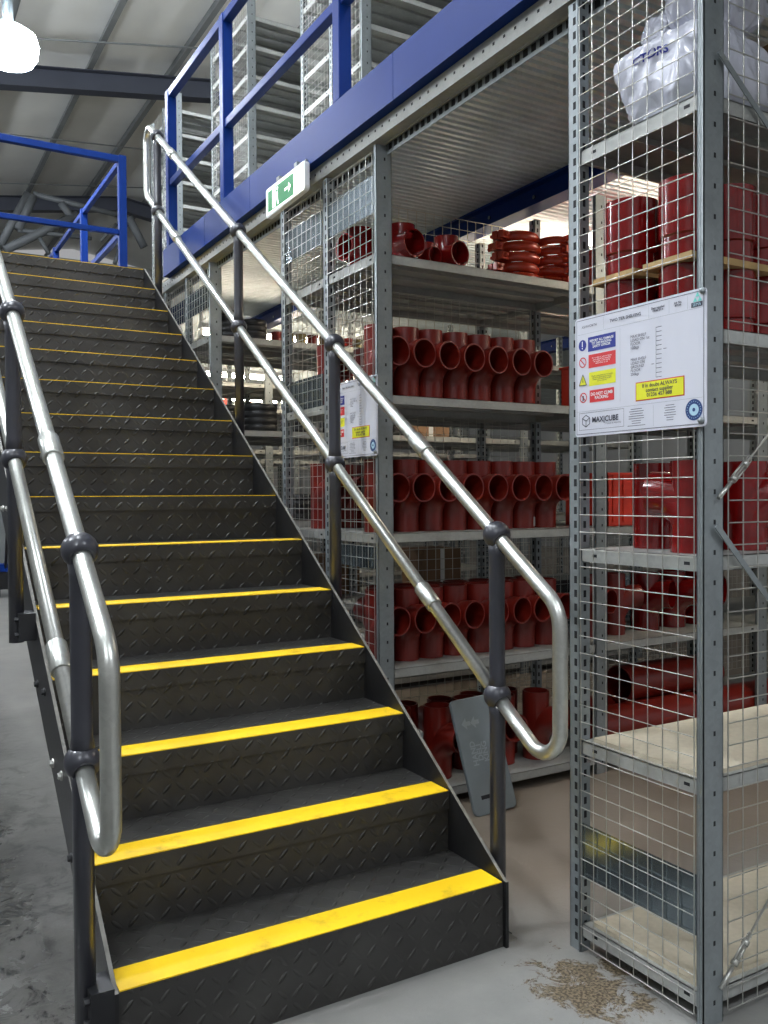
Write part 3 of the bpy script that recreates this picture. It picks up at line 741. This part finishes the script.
# white sacks
def sack(cx_, cy, z, rx, ry, rz, seed, label, folds=.03, lean=(0, 0)):
    bm = bmesh.new(); bmesh.ops.create_icosphere(bm, subdivisions=6, radius=1)
    for v in bm.verts:
        p = v.co.copy(); q = Vector((math.copysign(abs(p.x)**.85, p.x), math.copysign(abs(p.y)**.85, p.y), math.copysign(abs(p.z)**.8, p.z)))
        f = noise.noise(p*1.6+Vector((seed, 0, 0)))*.18 + (1-abs(noise.noise(Vector((p.x*3+seed, p.y*3, p.z*1.2+p.x*1.5)))))**5*folds*2 - abs(noise.noise(p*2.6+Vector((0, seed, 0))))*folds*2.2
        q = q*(1+f)
        co = Vector((cx_+q.x*rx+lean[0]*q.z, cy+q.y*ry+lean[1]*q.z, z+rz+q.z*rz))
        co.z = max(co.z, z+.001 + .004*(1-abs(p.x)))
        v.co = co
    me = bpy.data.meshes.new('plastic_sack'); bm.to_mesh(me); bm.free()
    for p in me.polygons: p.use_smooth = True
    me.materials.append(M_SACK); o = bpy.data.objects.new('plastic_sack', me); COL.objects.link(o)
    return tag(o, label, 'sack', 'white plastic sacks')
M_SACK = mat('sack_plastic', (206, 208, 220), .28, 0, .05, 6, coat=.4, bump=.25, bscale=18)
M_SACK2 = M_SACK
M_SACK.node_tree.nodes['Principled BSDF'].inputs['Subsurface Weight'].default_value = .0
sk1 = sack(1.975, 1.665, 2.3055, .205, .165, .14, 3.1, 'large white plastic sack with blue lettering lying on the top shelf of the cage', .03)
sack(2.00, 1.62, 2.545, .13, .11, .135, 8.7, 'smaller white plastic sack on top of the lettered sack', .035)
sack(1.93, 1.73, 2.545, .055, .06, .06, 5.2, 'small cream white bag tucked beside the upper white sack', .06)
sack(2.32, 1.63, 2.3055, .14, .14, .14, 12.4, 'white plastic sack on the cage top shelf right of the corner post', .06)
# lettering on the sack, wrapped on its surface
bvh = BVHTree.FromPolygons([v.co for v in sk1.data.vertices], [tuple(p.vertices) for p in sk1.data.polygons])
vs, fs = text_geo('CTORS', .028, 'LEFT', .001)
vv = []
vdir = Vector((-.70, -.71, 0)).normalized(); sx = Vector((.71, -.70, 0))
base = Vector((1.815, 1.745, 2.49))
for x, y, z in vs:
    p = base+sx*x+Vector((0, 0, 1))*y+vdir*.6
    hit = bvh.ray_cast(p, -vdir, 1.2)
    vv.append((hit[0]+hit[1]*.002) if hit[0] else p-vdir*.6)
lo = MB().add(vv, fs).build('lettering', M_NAVY, fix=False); lo.parent = sk1; lo['label'] = 'blue lettering'
# cardboard boxes at the back of the top shelf
for i, (x, z, w, h) in enumerate(((2.45, 2.5415, .4, .2), (2.46, 2.306, .42, .235))):
    m = MB(); m.box((x, 1.50, z), (x+w, 1.83, z+h)); m.box((x+.001, 1.64, z+h), (x+w-.001, 1.69, z+h+.001), 1)
    tag(m.build('cardboard_box', [M_CARD, M_WOOD]), 'brown cardboard box on the cage top shelf right of the sacks, '+('upper one' if i == 0 else 'lower one'), 'box', 'cardboard boxes')

# row 3 contents: black coils of couplings, jars, drums
def black_stack(x, y, z, r, n, h, label):
    m = MB(); pr = []
    for k in range(n):
        z0 = k*h; pr += [(r*.93, z0), (r, z0+h*.18), (r, z0+h*.82), (r*.93, z0+h)]
    m.lathe([(r*.6, 0)]+pr+[(r*.6, n*h)], (x, y, z), 'z', 24, close=True)
    return tag(m.build('black_coupling_stack', M_BLKPL), label, 'coupling', 'black ribbed couplings')
M_JAR = mat('jar_brass', (120, 108, 70), .35, .4)
bs = [(1.92, 5.2, 2.3055, .085, 5, .034, 'nearest the white post, top shelf'), (2.09, 5.22, 2.3055, .085, 4, .034, 'top shelf, second from the white post'),
      (2.12, 5.2, 1.7375, .11, 4, .042, 'lower shelf, left one'), (2.38, 5.2, 1.7375, .11, 3, .042, 'lower shelf, second'), (1.9, 5.24, 1.7375, .08, 4, .04, 'lower shelf, against the post'), (2.66, 5.2, 1.7375, .11, 3, .042, 'lower shelf, rightmost'), (2.1, 5.2, 1.1725, .11, 4, .042, 'middle shelf left'), (2.4, 5.22, 1.1725, .11, 4, .042, 'middle shelf right')]
for x, y, z, r, n, h, l in bs: black_stack(x, y, z+.0005, r, n, h, 'black ribbed couplings behind the red pipe rack, '+l)
for i in range(8):
    x = 2.24+i*.085 + (0.0 if i < 8 else 0)
    m = MB(); m.lathe([(.001, 0), (.032, 0), (.034, .01), (.034, .05), (.03, .055), (.036, .058), (.036, .075), (.001, .078)], (x, 5.2, 2.306), 'z', 16)
    if x < 2.9: tag(m.build('brass_fitting', M_JAR if i % 3 else M_RED), f'small {"brass coloured" if i%3 else "dark red"} fitting on second rack top shelf, {ORD[i]} from the black couplings', 'fitting', 'small fittings on the second rack')
for i, (x, z, h) in enumerate(((1.82, 1.1725, .3), (1.82, .6175, .3), (2.3, .6175, .25), (2.7, .6175, .28), (3.1, 1.1725, .3), (3.5, 1.7375, .26), (3.1, 1.7375, .2), (3.6, .6175, .3), (3.1, 2.3055, .2), (3.5, 2.3055, .26))):
    m = MB(); m.box((x, 5.58, z+.001), (x+.34, 5.9, z+h)); m.box((x+.15, 5.5795, z+.02), (x+.19, 5.58, z+h), 1)
    tag(m.build('stock_box', [M_CARD if i % 2 else M_BLKPL, M_WHITE]), f'{"brown" if i%2 else "black"} stock box behind the black couplings, {ORD[i]} of that group', 'box', 'stock boxes in the second rack')
# rows behind: boxes, pale
for r_, (y, zlist) in enumerate(((7.13, LV), (9.14, LV), (11.16, LV))):
    for si, z in enumerate(zlist):
        for i in range(3 + r_):
            x = 1.85+i*.42+random.uniform(0, .08); h = random.uniform(.12, .32); w = random.uniform(.2, .33)
            if random.random() < .3: continue
            xe = x+w
            if any(abs((XM+k*BW)-t) < .12 for k in range(1, 5) for t in (x, xe)): continue
            m = MB(); m.box((x, y, z+.001), (xe, y+.3, z+h)); m.box((x+w*.4, y-.0006, z+h*.3), (x+w*.6, y, z+h*.6), 1)
            cm, cn = random.choice(((M_CARD, 'brown'), (M_WHITE, 'white'), (M_BLKPL, 'black'), (M_CRATE, 'red'), (M_JAR, 'olive')))
            tag(m.build('stock_box', [cm, M_WHITE]), f'small {cn} stock box on {("third", "fourth", "rearmost")[r_]} rack, {ORD[si]} shelf up, {ORD[i]} from aisle', 'box', 'stock boxes on the far racks')

# fluorescent battens under the deck
def batten(x, y, z, L, where):
    o = empty('tube_light', (x, y, z), 'bright fluorescent tube light under the mezzanine deck, '+where, 'light fitting', 'fluorescent tube lights')
    m = MB(); m.prism([(y-.05, z+.03), (y+.05, z+.03), (y+.03, z+.07), (y-.03, z+.07)], x, x+L, 'x'); m.box((x, y-.02, z+.07), (x+.02, y+.02, 2.80)); m.box((x+L-.02, y-.02, z+.07), (x+L, y+.02, 2.80)); m.build('fitting_body', M_WHITE, o)
    m = MB(); m.tube((x+.02, y, z), (x+L-.02, y, z), .016, 12); m.box((x, y-.012, z-.02), (x+.02, y+.012, z+.03), 1); m.box((x+L-.02, y-.012, z-.02), (x+L, y+.012, z+.03), 1); m.build('glowing_tube', [M_TUBE, M_WHITE], o)
for a in ((2.15, 6.45, 2.58, 1.2, 'in the aisle behind the black coupling rack'), (3.7, 6.45, 2.58, 1.2, 'farther in, behind the black coupling rack'),
          (1.9, 8.5, 2.56, .5, 'fourth aisle, nearest the stairs'), (2.6, 8.5, 2.56, 1.2, 'fourth aisle, middle'), (4.1, 8.5, 2.56, 1.2, 'fourth aisle, right'),
          (2.1, 10.5, 2.56, 1.2, 'rearmost aisle, left'), (3.8, 10.5, 2.56, 1.2, 'rearmost aisle, right'),
          (2.92, 4.4, 2.6, 1.2, 'right behind the red pipe rack'), (3.1, 3.35, 2.62, 1.0, 'over the coupling stacks'),
          (3.3, 2.2, 2.64, 1.4, 'over the nearest aisle, hidden behind the cage')):
    batten(*a)

# ------------------------------------------------------------------ signs
def shelf_sign(y_left, y_right, z0, z1, label):
    """white load notice facing -x; s runs from the reader's left (far y)"""
    XS = 1.7355; o = empty('load_notice_sign', (XS, (y_left+y_right)/2, z0), label, 'sign', 'shelving load notices')
    W0, H0 = .456, .333; kx, kz = (y_left-y_right)/W0, (z1-z0)/H0
    def pt(s, t, d=0.): return (XS-d, y_left-s*kx, z0+t*kz)
    # rounded board
    r = .010; poly = []
    for cx_, cz_, a0 in ((W0-r, r, -90), (W0-r, H0-r, 0), (r, H0-r, 90), (r, r, 180)):
        for k in range(5): a = R(a0+k*22.5); poly.append((cx_+r*math.cos(a), cz_+r*math.sin(a)))
    m = MB(); n = len(poly); vs = [pt(s, t, 0) for s, t in poly]+[pt(s, t, -.004) for s, t in poly]
    m.add(vs, [tuple(range(n)), tuple(range(n, 2*n))[::-1]]+[(i, (i+1) % n, n+(i+1) % n, n+i) for i in range(n)])
    board = m.build('sign_board', M_SIGN, o)
    def rect(mm, s0, t0, s1, t1, d=.0006, mi=0): mm.add([pt(s0, t0, d), pt(s1, t0, d), pt(s1, t1, d), pt(s0, t1, d)], [(0,1,2,3)], mi)
    def frame(mm, s0, t0, s1, t1, w=.001, d=.0008):
        rect(mm, s0, t0, s1, t0+w, d); rect(mm, s0, t1-w, s1, t1, d); rect(mm, s0, t0, s0+w, t1, d); rect(mm, s1-w, t0, s1, t1, d)
    def disc(mm, s, t, r0, r1, d, n=24):
        vs = [pt(s+math.cos(k*2*math.pi/n)*r_, t+math.sin(k*2*math.pi/n)*r_, d) for r_ in (r0, r1) for k in range(n)]
        if r0 == 0: mm.add([pt(s+math.cos(k*2*math.pi/n)*r1, t+math.sin(k*2*math.pi/n)*r1, d) for k in range(n)], [tuple(range(n))])
        else: mm.add(vs, [(k, (k+1) % n, n+(k+1) % n, n+k) for k in range(n)])
    def txt(mm, s, t, string, size, align='CENTER', d=.0014, bold=0.):
        v, f = text_geo(string, size, align, bold); mm.add([pt(s+a, t+b_, d) for a, b_, c in v], f)
    ink = MB()
    frame(ink, .006, .006, .450, .327, .0014)
    thin = MB(); w = .0006
    rect(thin, .008, .2865, .448, .2865+w); rect(thin, .008, .070, .448, .070+w)
    for s in (.112, .275, .342, .400): rect(thin, s, .290, s+w, .322)
    rect(thin, .174, .085, .174+w, .28); rect(thin, .290, .012, .290+w, .066)
    txt(ink, .058, .306, 'ASHWORTH', .0105); txt(ink, .193, .306, 'TWO TIER SHELVING', .0118, bold=.0002)
    txt(ink, .306, .308, 'Date supplied\n19/08/2014', .0078, bold=.0002); txt(ink, .371, .308, 'Job No.\n89504', .0078, bold=.0002)
    txt(ink, .212, .236, 'MAX SHELF\nLOAD ON 1st\nFLOOR\n100kgs', .0108, 'LEFT'); txt(ink, .213, .171, 'MAX SHELF\nLOAD ON\nGROUND\nFLOOR\n250kgs', .0106, 'LEFT')
    for k in range(12): rect(ink, .299, .135+k*.0115, .318, .1362+k*.0115); 
    for k in range(11): rect(thin, .299, .135+k*.0115, .3002, .146+k*.0115)
    rect(ink, .324, .204, .334, .2052); rect(ink, .284, .170, .293, .1712)
    txt(ink, .311, .105, 'If in doubt ALWAYS\ncontact supplier\n01236 457 888', .0138, d=.002, bold=.0002)
    frame(ink, .016, .018, .188, .066, .0008)
    txt(ink, .068, .044, 'MAX|CUBE', .0205, 'LEFT', bold=.0005); txt(ink, .178, .031, 'STORAGE & SHELVING', .006, 'RIGHT')
    # hexagonal cube mark
    hx = [(.044+.0165*math.sin(R(60*k)), .043+.0165*math.cos(R(60*k))) for k in range(6)]
    def seg(mm, a, c, w=.0022, d=.0012):
        dx, dy = c[0]-a[0], c[1]-a[1]; l = math.hypot(dx, dy); nx, ny = -dy/l*w/2, dx/l*w/2
        mm.add([pt(a[0]+nx, a[1]+ny, d), pt(a[0]-nx, a[1]-ny, d), pt(c[0]-nx, c[1]-ny, d), pt(c[0]+nx, c[1]+ny, d)], [(0,1,2,3)])
    for k in range(6): seg(ink, hx[k], hx[(k+1) % 6])
    for k in (1, 3, 5): seg(ink, hx[k], (.044, .043))
    for c_, t0, n_, hw in ((.232, .060, 8, .034), (.345, .060, 7, .024)):
        random.seed(3)
        for k in range(n_): q = hw*random.uniform(.45, 1); rect(ink, c_-q, t0-k*.0062, c_+q, t0-k*.0062+.0013)
    ink.build('black_print', M_INK, board, fix=False); thin.build('ruled_lines', M_LGREY, board, fix=False)
    bl = MB(); rect(bl, .052, .235, .158, .275); disc(bl, .030, .256, 0, .0155, .0008); bl.build('blue_panel', M_NAVY, board, fix=False)
    for q in ((.054, .189, .158, .226), (.058, .093, .152, .127), (.230, .080, .391, .129)):
        rd = MB(); rect(rd, *q); rd.build('red_panel', M_IRED, board, fix=False)
    for cs, ct in ((.031, .208), (.033, .109)):
        rd = MB(); disc(rd, cs, ct, .0115, .0145, .0008); seg(rd, (cs-.008, ct+.008), (cs+.008, ct-.008), .003); rd.build('prohibition_symbol', M_IRED, board, fix=False)
    yl = MB(); rect(yl, .056, .139, .158, .177); rect(yl, .2325, .0825, .3885, .1265, .0012); yl.add([pt(.017, .144, .0008), pt(.047, .144, .0008), pt(.032, .174, .0008)], [(0,1,2)]); yl.build('yellow_panel', M_IYEL, board, fix=False)
    bk = MB()
    for a, c in (((.017, .144), (.047, .144)), ((.047, .144), (.032, .174)), ((.032, .174), (.017, .144)), ((.032, .152), (.032, .164))): seg(bk, a, c, .0022, .0016)
    txt(bk, .107, .158, 'Check racking beams are not loaded\nabove the stated figures and that\nall beams are seated on uprights\nand are secured', .0055, d=.0016)
    disc(bk, .033, .112, 0, .0028, .0016); seg(bk, (.033, .110), (.033, .104), .004, .0016); seg(bk, (.033, .105), (.029, .099), .0022, .0016); seg(bk, (.033, .105), (.037, .099), .0022, .0016)
    bk.build('warning_symbols', M_INK, board, fix=False)
    wt = MB(); txt(wt, .105, .255, 'REPORT ALL DAMAGE\nTO THE RACKING\nSAFETY OFFICER', .0092, bold=.0002); txt(wt, .105, .110, 'DO NOT CLIMB\nRACKING', .0118, bold=.0003)
    txt(wt, .106, .2075, 'Do not alter or remove racking\nparts without first consulting\nthe supplier or the racking\nsafety officer on site', .0058)
    rect(wt, .0285, .252, .0315, .267, .0014); disc(wt, .030, .2475, 0, .002, .0014); wt.build('white_print', M_WHITE, board, fix=False)
    te = MB()
    for s, t in ((.417, .303), (.431, .303), (.424, .3145)): te.add([pt(s, t, .0008), pt(s+.013, t, .0008), pt(s+.0065, t+.0115, .0008)], [(0,1,2)])
    te.build('triangle_logo', M_TEAL, board, fix=False)
    dk = MB(); rect(dk, .412, .290, .446, .3015, .0008); dk.build('logo_block', M_INK, board, fix=False)
    dw = MB(); txt(dw, .429, .2955, 'SEMA', .0105); dw.build('logo_lettering', M_PALE, board, fix=False)
    bd = MB(); disc(bd, .420, .042, .0145, .026, .0008, 32); disc(bd, .420, .042, 0, .0045, .0012); bd.build('round_badge', M_BADGE, board, fix=False)
    bp = MB(); disc(bp, .420, .042, 0, .0145, .0007, 32)
    for k in range(20):
        a = k*2*math.pi/20; disc(bp, .420+.0205*math.cos(a), .042+.0205*math.sin(a), 0, .0011, .0014, 6)
    bp.build('badge_centre', M_PALE, board, fix=False)
    for s, t in ((.4465, .325), (.4425, .014)):
        m = MB(); c = pt(s, t); m.lathe([(.001, -.009), (.006, -.008), (.0085, -.003), (.0085, 0)], c, 'x', 14); m.build('fixing_screw', M_STEEL, o)
shelf_sign(1.886, 1.431, 1.49, 1.825, 'white shelving load notice fixed to the mesh end of the front cage')
shelf_sign(3.456, 3.029, 1.49, 1.812, 'white shelving load notice on the mesh end of the red pipe rack, behind the handrail')

# exit sign
ex = empty('exit_sign', (1.66, 3.7, 2.66), 'lit green and white emergency exit sign box below the blue beam', 'exit sign')
Y0, Y2, Z0, Z2 = 3.48, 3.93, 2.66, 2.80
sl = lambda y: (Y2-y)*-.02
m = MB()
poly = []
for cy_, cz_, a0 in ((Y2-.015, Z2-.015, 0), (Y0+.03, Z2-.03+.01, 90), (Y0+.03, Z0+.03, 180), (Y2-.015, Z0+.015, 270)):
    rr = .015 if cy_ > 3.7 else .02
    for k in range(4): a = R(a0+k*30); poly.append((cy_+rr*math.cos(a), cz_+rr*math.sin(a)))
m.prism(poly, 1.642, 1.668, 'x'); m.build('casing', M_WHITE, ex, bevel=.004)
m = MB(); m.box((1.640, Y0+.015, Z0+.012), (1.6418, Y2-.012, Z2-.010)); m.build('lit_diffuser', M_GLOWW, ex)
m = MB(); m.box((1.6385, Y0+.125, Z0+.022), (1.6398, Y2-.035, Z2-.022)); m.build('green_panel', M_GLOWG, ex)
m = MB(); xf = 1.6375
def qd(y0, z0, y1, z1): m.add([(xf, y0, z0), (xf, y1, z0), (xf, y1, z1), (xf, y0, z1)], [(0,1,2,3)])
cz_ = (Z0+Z2)/2
qd(3.80, Z0+.026, 3.84, Z2-.026)                                      # doorway
m.add([(xf, 3.775, cz_-.012), (xf, 3.765, cz_-.04), (xf, 3.78, cz_-.042), (xf, 3.79, cz_-.01), (xf, 3.79, cz_+.02), (xf, 3.775, cz_+.02)], [(0,1,2,3,4,5)])
m.lathe([(.0005, 0), (.009, 0)], (xf, 3.78, cz_+.033), 'x', 12)
qd(3.655, cz_-.006, 3.70, cz_+.006); m.add([(xf, 3.655, cz_-.024), (xf, 3.655, cz_+.024), (xf, 3.628, cz_)], [(0,1,2)])
m.build('pictogram', M_GLOWW, ex, fix=False)
m = MB(); m.box((1.655, 3.6, 2.79), (1.70, 3.63, 2.83)); m.box((1.655, 3.8, 2.79), (1.70, 3.83, 2.83)); m.box((1.69, 3.58, 2.79), (1.70, 3.85, 2.84)); m.build('hanging_bracket', M_STEEL, ex)

# grey board leaning behind the right newel
bo = empty('plastic_board', (2.19, 2.90, 0), 'dark grey plastic board with rounded corners leaning on the bottom shelf behind the handrail post', 'board')
TL, TRc, BR, BL = Vector((2.075, 3.02, .46)), Vector((2.29, 3.02, .47)), Vector((2.325, 2.885, .012)), Vector((2.113, 2.89, .001))
ex_ = (BR-BL).normalized(); W_ = (BR-BL).length; ey_ = (TL-BL); H_ = ey_.length; ey_ = ey_.normalized(); en = ex_.cross(ey_).normalized()
def bp_(s, t, d=0.): return BL+ex_*s+ey_*t+en*d
m = MB(); r = .022; poly = []
for cx_, cy_, a0 in ((W_-r, r, -90), (W_-r, H_-r, 0), (r, H_-r, 90), (r, r, 180)):
    for k in range(6): a = R(a0+k*18); poly.append((cx_+r*math.cos(a), cy_+r*math.sin(a)))
n = len(poly)
m.add([bp_(s, t, 0) for s, t in poly]+[bp_(s, t, -.02) for s, t in poly], [tuple(range(n)), tuple(range(n, 2*n))[::-1]]+[(i, (i+1) % n, n+(i+1) % n, n+i) for i in range(n)])
pb = m.build('panel', M_BOARDG, bo, bevel=.003)
m = MB(); m.add([bp_(.045, .062, .001), bp_(.145, .062, .001), bp_(.145, .078, .001), bp_(.045, .078, .001)], [(0,1,2,3)]); m.build('handle_slot', M_HOLE, bo, fix=False)
m = MB()
for dx in (-.022, .022):                                             # two pale arrow marks
    q = [(.075+dx-.024, .375), (.075+dx, .400), (.075+dx, .384), (.075+dx+.02, .384), (.075+dx+.02, .366), (.075+dx, .366), (.075+dx, .350)]
    m.add([bp_(a, b_, .0012) for a, b_ in q], [tuple(range(7))])
m.build('faded_arrows', M_LGREY, bo, fix=False); m = MB()
for k, (w, ww) in enumerate((('HAND', .03), ('DELI', .03), ('KING', .03))):
    v, f = text_geo(w, .035, 'CENTER', .001)
    m.add([bp_(.06+k*.028 - b_*1.0, .25+a, .0012) for a, b_, c in v], f)
m.build('faded_print', M_LGREY, bo, fix=False)

# ------------------------------------------------------------------ far left ground floor glimpse
t = empty('pallet_truck', (1.5, 13.2, 0), 'small blue pallet truck standing far off at the left edge', 'pallet truck')
for dx in (-.2, .2): MB().box((1.5+dx-.07, 12.9, .07), (1.5+dx+.07, 14.0, .13)).build('fork', M_BLUE, t)
m = MB(); m.box((1.3, 12.7, .34), (1.7, 12.92, .44)); m.build('pump_body', M_BLUE, t)
MB().box((1.36, 12.72, .1), (1.64, 12.9, .34)).build('pump_base', M_BLKPL, t)
m = MB(); m.tube((1.5, 12.75, .3), (1.5, 12.4, 1.2), .018, 10); m.tube((1.38, 12.39, 1.22), (1.62, 12.39, 1.22), .016, 10); m.build('tow_handle', M_BLKPL, t)
for dx in (-.12, .12): MB().lathe([(.03, -.03), (.09, -.03), (.09, .03), (.03, .03)], (1.5+dx, 12.62, .09), 'x', 20, close=True).build('wheel', M_BLKPL, t)
for i, (x, y, w, h) in enumerate(((-.6, 15.5, 1.1, 1.9), (.8, 16.5, 1.2, 1.7), (2.3, 16.0, 1.3, 2.0))):
    c = empty('machine_cabinet', (x, y, 0), 'grey steel machine cabinet far beyond the stairs, '+('left one', 'middle one', 'right one')[i], 'cabinet', 'machine cabinets')
    MB().box((x, y, .05), (x+w, y+.6, h)).build('cabinet_body', (M_DARKST, M_PURLIN, M_DARKST)[i], c, bevel=.01)
    MB().box((x+.04, y-.012, .1), (x+w/2-.01, y, h-.05)).build('cabinet_door', M_PURLIN, c); MB().box((x+w/2+.01, y-.012, .1), (x+w-.04, y, h-.05)).build('cabinet_door', M_PURLIN, c)
    MB().box((x, y, 0), (x+w, y+.6, .05)).build('plinth', M_BLKPL, c)

# ------------------------------------------------------------------ camera, world, view
cam = bpy.data.cameras.new('camera'); co = bpy.data.objects.new('camera', cam); COL.objects.link(co)
cam.sensor_fit = 'HORIZONTAL'; cam.sensor_width = 36; cam.lens = 36*CAM['f']/768; cam.clip_start = .05; cam.clip_end = 200
co.matrix_world = Matrix(((AR.x, AU.x, -AF.x, 0), (AR.y, AU.y, -AF.y, 0), (AR.z, AU.z, -AF.z, CAM['H']), (0, 0, 0, 1)))
sc = bpy.context.scene; sc.camera = co
w = bpy.data.worlds.new('world'); sc.world = w; w.use_nodes = True
w.node_tree.nodes['Background'].inputs[0].default_value = (.96, .97, 1, 1); w.node_tree.nodes['Background'].inputs[1].default_value = .4
sc.view_settings.view_transform = 'Standard'; sc.view_settings.look = 'None'; sc.view_settings.gamma = 1; sc.view_settings.use_curve_mapping = False
sc.view_settings.exposure = -.12
